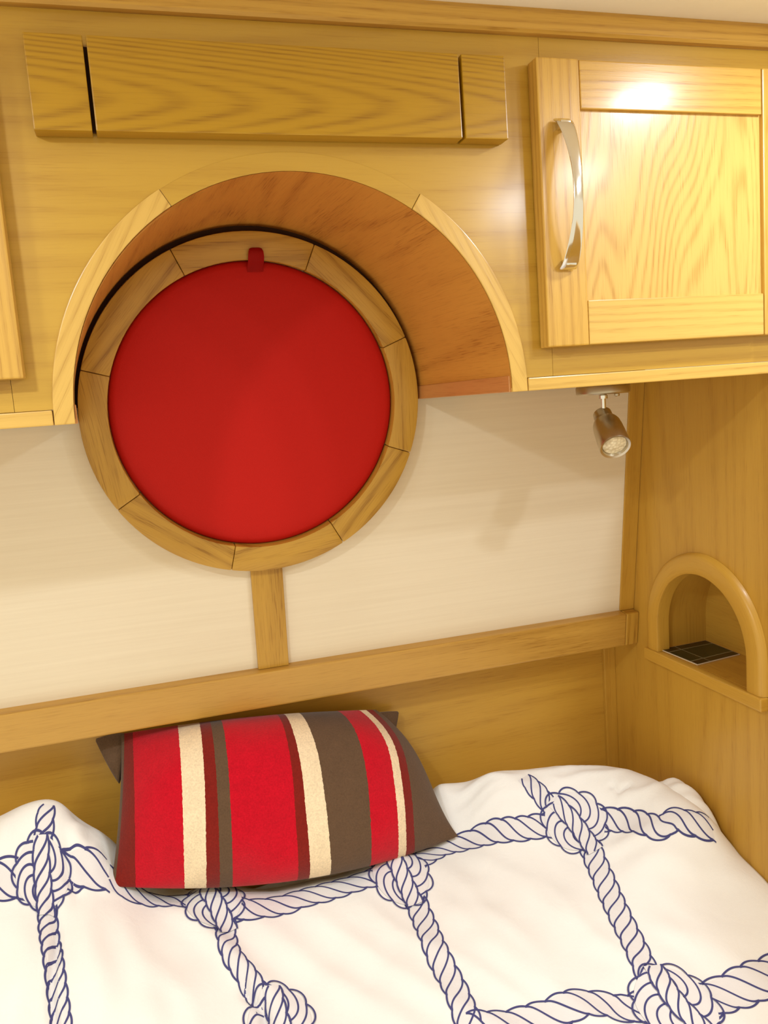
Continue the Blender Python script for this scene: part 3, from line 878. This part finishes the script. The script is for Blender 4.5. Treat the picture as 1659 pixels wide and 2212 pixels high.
def cotton(name, col):
    m, nt, b = new_mat(name)
    b.inputs['Roughness'].default_value = 0.85
    b.inputs['Specular IOR Level'].default_value = 0.15
    b.inputs['Sheen Weight'].default_value = 0.1
    tc = N(nt, 'ShaderNodeTexCoord')
    n = N(nt, 'ShaderNodeTexNoise', Scale=700.0, Detail=2.0)
    nt.links.new(tc.outputs['Object'], n.inputs['Vector'])
    n2 = N(nt, 'ShaderNodeTexNoise', Scale=28.0, Detail=4.0, Roughness=0.55, Distortion=0.6)
    nt.links.new(tc.outputs['Object'], n2.inputs['Vector'])
    s = math_node(nt, 'ADD', math_node(nt, 'MULTIPLY', n.outputs['Fac'], 0.06), n2.outputs['Fac'])
    bp = N(nt, 'ShaderNodeBump', Strength=0.28, Distance=0.004)
    nt.links.new(s, bp.inputs['Height']); nt.links.new(bp.outputs[0], b.inputs['Normal'])
    nt.links.new(mixc(nt, n.outputs['Fac'], tuple(c * 0.97 for c in col), tuple(min(1, c * 1.03) for c in col)), b.inputs['Base Color'])
    return m
COTTON = cotton('white_cotton', (0.90, 0.895, 0.86))
INK = plain('navy_print', (0.070, 0.072, 0.20), 0.85, spec=0.1)
TINT = cotton('rope_tint', (0.80, 0.785, 0.785))

D = thing('duvet', 'white duvet printed with a navy knotted rope net, spread over the bed', 'duvet', (0.0, -0.45, -0.74))
off = ROOT['duvet']
me = bpy.data.meshes.new('cover')
me.from_pydata([(v[0] - off.x, v[1] - off.y, v[2] - off.z) for v in verts], [], faces)
for m in (COTTON, INK, TINT): me.materials.append(m)
me.polygons.foreach_set('material_index', fmat)
me.polygons.foreach_set('use_smooth', [True] * len(faces))
me.update()
dc = bpy.data.objects.new('cover', me); COL.objects.link(dc); dc.parent = D
# corner of the duvet tucked up against the partition
bm = bmesh.new()
nu, nv = 40, 26
rows = []
for i in range(nu + 1):
    s = i / nu                        # 0 at the back, 1 at the front
    yy = -0.005 - 0.180 * s
    top = np.interp(s, [0, 0.2, 0.42, 0.55, 0.68, 0.78, 0.88, 1.0], [-0.690, -0.628, -0.6020, -0.599, -0.603, -0.614, -0.634, -0.672])
    row = []
    for j in range(nv + 1):
        a = PI * j / nv
        xx = 0.5640 + 0.0270 * math.cos(a)
        zz_ = -0.70 + (top + 0.70) * max(0.0, math.sin(a)) ** 0.38 + 0.0015 * math.sin(38 * s + 3 * a)
        row.append(bm.verts.new((min(xx, 0.5918), yy, zz_)))
    rows.append(row)
for a, b in zip(rows, rows[1:]):
    for j in range(nv): bm.faces.new((a[j], a[j + 1], b[j + 1], b[j]))
bmesh.ops.recalc_face_normals(bm, faces=bm.faces)
o = obj('tucked_corner', bm, COTTON, D, smooth=True)

# bed under the duvet
BD = thing('bed', 'built in bed base and mattress hidden under the white duvet', 'bed', (-0.2, -0.45, -1.2))
obj('mattress', box(-1.45, 0.588, -0.965, 0.105, -0.90, -0.81, 0.02, 3), plain('mattress_ticking', (0.7, 0.66, 0.58), 0.9), BD)
obj('base', box(-1.45, 0.590, -0.94, 0.108, -1.2, -0.9, axis=0), OAK_PART, BD)

# ------------------------------------------------------------------ striped cushion
STR = [(0.0, 'taupe'), (0.030, 'dark'), (0.105, 'red'), (0.232, 'cream'), (0.302, 'dark'), (0.338, 'taupe'), (0.378, 'red'), (0.562, 'dark'), (0.592, 'cream'), (0.655, 'taupe'), (0.775, 'red'), (0.850, 'cream'), (0.874, 'dark'), (0.902, 'taupe')]
SC = dict(taupe=(0.118, 0.068, 0.037), dark=(0.20, 0.013, 0.008), red=(0.52, 0.004, 0.016), cream=(0.82, 0.66, 0.44))
def cushion_mat():
    m, nt, b = new_mat('striped_chenille')
    uv = N(nt, 'ShaderNodeUVMap'); uv.uv_map = 'grain'
    sp = N(nt, 'ShaderNodeSeparateXYZ'); nt.links.new(uv.outputs[0], sp.inputs[0])
    tc = N(nt, 'ShaderNodeTexCoord')
    wob = N(nt, 'ShaderNodeTexNoise', Scale=260.0, Detail=1.0)
    nt.links.new(tc.outputs['Object'], wob.inputs['Vector'])
    x = math_node(nt, 'ADD', sp.outputs[0], math_node(nt, 'MULTIPLY', math_node(nt, 'SUBTRACT', wob.outputs['Fac'], 0.5), 0.004))
    r = nt.nodes.new('ShaderNodeValToRGB'); r.color_ramp.interpolation = 'CONSTANT'
    el = r.color_ramp.elements
    while len(el) > 1: el.remove(el[-1])
    el[0].position = 0; el[0].color = (*SC['taupe'], 1)
    for p, n_ in STR[1:]:
        e = el.new(p); e.color = (*SC[n_], 1)
    nt.links.new(x, r.inputs[0])
    n = N(nt, 'ShaderNodeTexNoise', Scale=420.0, Detail=3.0, Roughness=0.65)
    nt.links.new(tc.outputs['Object'], n.inputs['Vector'])
    n2 = N(nt, 'ShaderNodeTexNoise', Scale=60.0, Detail=3.0, Roughness=0.6)
    nt.links.new(tc.outputs['Object'], n2.inputs['Vector'])
    f = math_node(nt, 'ADD', 0.52, math_node(nt, 'ADD', math_node(nt, 'MULTIPLY', n.outputs['Fac'], 0.7), math_node(nt, 'MULTIPLY', n2.outputs['Fac'], 0.25)))
    cmb = nt.nodes.new('ShaderNodeCombineXYZ')
    for k in range(3): nt.links.new(f, cmb.inputs[k])
    nt.links.new(mixc(nt, 1.0, r.outputs[0], cmb.outputs[0], 'MULTIPLY'), b.inputs['Base Color'])
    b.inputs['Roughness'].default_value = 0.95
    b.inputs['Specular IOR Level'].default_value = 0.1
    b.inputs['Sheen Weight'].default_value = 0.15
    bp = N(nt, 'ShaderNodeBump', Strength=0.5, Distance=0.0012)
    nt.links.new(n.outputs['Fac'], bp.inputs['Height']); nt.links.new(bp.outputs[0], b.inputs['Normal'])
    return m
CU = thing('cushion', 'striped red, cream and brown cushion leaning under the rail on the duvet', 'cushion', (0.0, 0.02, -0.66))
BL, BR = Vector((-0.2490, -0.035, -0.6015)), Vector((0.2375, -0.022, -0.6505))
TL, TR = Vector((-0.2202, 0.075, -0.4410)), Vector((0.1546, 0.085, -0.4765))
CN = Vector((0.0, -0.86, 0.50)).normalized()
def cushion_pt(a, b, side):
    P = (BL * (1 - a) * (1 - b) + BR * (1 + a) * (1 - b) + TL * (1 - a) * (1 + b) + TR * (1 + a) * (1 + b)) / 4
    across = ((BR + TR) - (BL + TL)).normalized(); upv = ((TL + TR) - (BL + BR)).normalized()
    # seams bow inwards at the ends, outwards along top and bottom
    pinch = (1 - b * b)
    P = P - across * a * abs(a) ** 0.5 * (0.004 if a < 0 else -0.022 * (0.62 + 0.85 * b)) * pinch
    if b > 0: P = P + upv * (b ** 3) * 0.006 * (1 - a * a)
    else: P = P + upv * (b ** 3 * 0.018) * (1 - a * a) + Vector((0, -1, 0)) * (-b) ** 3 * 0.016 * (1 - a * a)
    ta = max(0.0, 1 - abs(a) ** 3.0) ** 0.62; tb = max(0.0, 1 - abs(b) ** 2.8) ** 0.56
    t = ta * tb * (1 - 0.75 * abs(a * b) ** 2.2)
    if side > 0:
        P = P + CN * 0.100 * t - Vector((0, 0, 1)) * 0.020 * t * (1 - b) * 0.5
        P = P + CN * 0.0022 * math.sin(7 * a + 4 * b) * t + CN * 0.0014 * math.sin(13 * a - 9 * b + 1) * t
        P = P - CN * 0.010 * math.exp(-((a + 0.30) / 0.10) ** 2 - ((b + 0.95) / 0.22) ** 2)
    else:
        P = P - CN * 0.034 * t
    return P
SB = [0, .008, .060, .182, .236, .272, .306, .480, .513, .574, .692, .782, .810, .840, 1]
ST = [0, .010, .040, .205, .285, .325, .368, .585, .610, .670, .830, .925, .955, .985, 1]
SD = [p for p, _ in STR] + [1.0]
def cushion_half(side, nu=150, nv=60):
    bm = bmesh.new(); uv = bm.loops.layers.uv.new('grain')
    rows = []; U = {}
    for i in range(nu + 1):
        a = math.sin((i / nu - 0.5) * PI)
        row = []
        for j in range(nv + 1):
            b = math.sin((j / nv - 0.5) * PI)
            row.append(bm.verts.new(cushion_pt(a, b, side)))
            t = (b + 1) / 2
            edges = [x * (1 - t) + y * t for x, y in zip(SB, ST)]
            u_ = float(np.interp((a + 1) / 2, edges, SD))
            U[(i, j)] = u_ if side > 0 else 0.0
        rows.append(row)
    for i in range(nu):
        for j in range(nv):
            f = bm.faces.new((rows[i][j], rows[i + 1][j], rows[i + 1][j + 1], rows[i][j + 1]))
            for l, k in zip(f.loops, ((i, j), (i + 1, j), (i + 1, j + 1), (i, j + 1))):
                l[uv].uv = (U[k], k[1] / nv)
    return bm
bm = cushion_half(1)
merge(bm, cushion_half(-1))
bmesh.ops.remove_doubles(bm, verts=bm.verts, dist=1e-5)
def ear(A, B, tip, th):
    """flattened corner of the cover standing off behind the stuffing"""
    nb = bmesh.new(); uv = nb.loops.layers.uv.new('grain')
    A, B, tip = Vector(A), Vector(B), Vector(tip)
    rows = []
    n = 10
    nrm = (B - A).cross(tip - A).normalized()
    inner = (A + B) / 2 - (tip - (A + B) / 2) * 0.5
    for i in range(n + 1):
        s = i / n
        k = 1 - s ** 1.25 * 0.93
        mid = (A + B) / 2 * (1 - s) + tip * s
        half = (B - A) / 2 * k
        row = []
        for j in range(16):
            t = 2 * PI * j / 16
            row.append(nb.verts.new(mid + half * math.cos(t) + nrm * th * (0.25 + 0.75 * (1 - s)) * math.sin(t)))
        rows.append(row)
    for a, b in zip(rows, rows[1:]):
        for j in range(16):
            i = (j + 1) % 16
            nb.faces.new((a[j], a[i], b[i], b[j]))
    nb.faces.new(rows[-1]); nb.faces.new(rows[0][::-1])
    for f in nb.faces:
        for l in f.loops: l[uv].uv = (0.004, 0.5)
    bmesh.ops.recalc_face_normals(nb, faces=nb.faces)
    return nb
merge(bm, ear((0.140, 0.090, -0.4850), (0.170, 0.074, -0.5400), (0.1932, 0.098, -0.4925), 0.010))
merge(bm, ear((-0.2130, 0.085, -0.4460), (-0.2300, 0.058, -0.5060), (-0.2556, 0.092, -0.4500), 0.010))
bmesh.ops.recalc_face_normals(bm, faces=bm.faces)
obj('cushion_cover', bm, cushion_mat(), CU, smooth=True)
# ------------------------------------------------------------------ lamps of the cabin ceiling
def downlight(x, y, power, r=0.036, col=(1.0, 0.80, 0.50)):
    l = bpy.data.lights.new('ceiling_lamp', 'AREA')
    l.shape = 'DISK'; l.size = 2 * r; l.energy = power; l.color = col
    o = bpy.data.objects.new('ceiling_lamp', l); COL.objects.link(o)
    o.location = (x, y, CZ - 0.004)
    return o
LAMPS = [(-0.60, -0.62, 1.6), (0.56, -0.53, 2.2), (-0.50, -0.86, 4.9), (0.67, -0.88, 3.2), (0.645, -1.08, 3.0)]
LC = (0.93, 1.01, 1.10)
for x, y, p in LAMPS: downlight(x, y, p, col=LC)
w = bpy.data.worlds.new('World'); S.world = w; w.use_nodes = True
bg = w.node_tree.nodes['Background']
bg.inputs[0].default_value = (1.0, 0.90, 0.66, 1); bg.inputs[1].default_value = 1.0

# ------------------------------------------------------------------ camera
cam = bpy.data.cameras.new('camera'); co = bpy.data.objects.new('camera', cam); COL.objects.link(co)
cam.sensor_fit = 'VERTICAL'; cam.sensor_height = 36.0; cam.sensor_width = 27.0
cam.lens = 1783.64 / 2212 * 36.0
cam.clip_start = 0.02
r = Vector((0.95501694, -0.2876519, -0.07210421)); u = Vector((0.10656419, 0.10598012, 0.98864164)); f = Vector((0.27674304, 0.95185324, -0.1318662))
Mc = Matrix.Identity(4)
Mc.col[0][:3] = tuple(r); Mc.col[1][:3] = tuple(u); Mc.col[2][:3] = tuple(-f); Mc.col[3][:3] = (-0.15548516, -1.10638904, -0.00498052)
co.matrix_world = Mc
S.camera = co
S.view_settings.view_transform = 'Standard'
S.view_settings.look = 'None'
S.view_settings.gamma = 1.0
S.view_settings.use_curve_mapping = False
S.view_settings.exposure = 0.07
S.cycles.max_bounces = 10
S.cycles.diffuse_bounces = 6
S.cycles.use_denoising = True
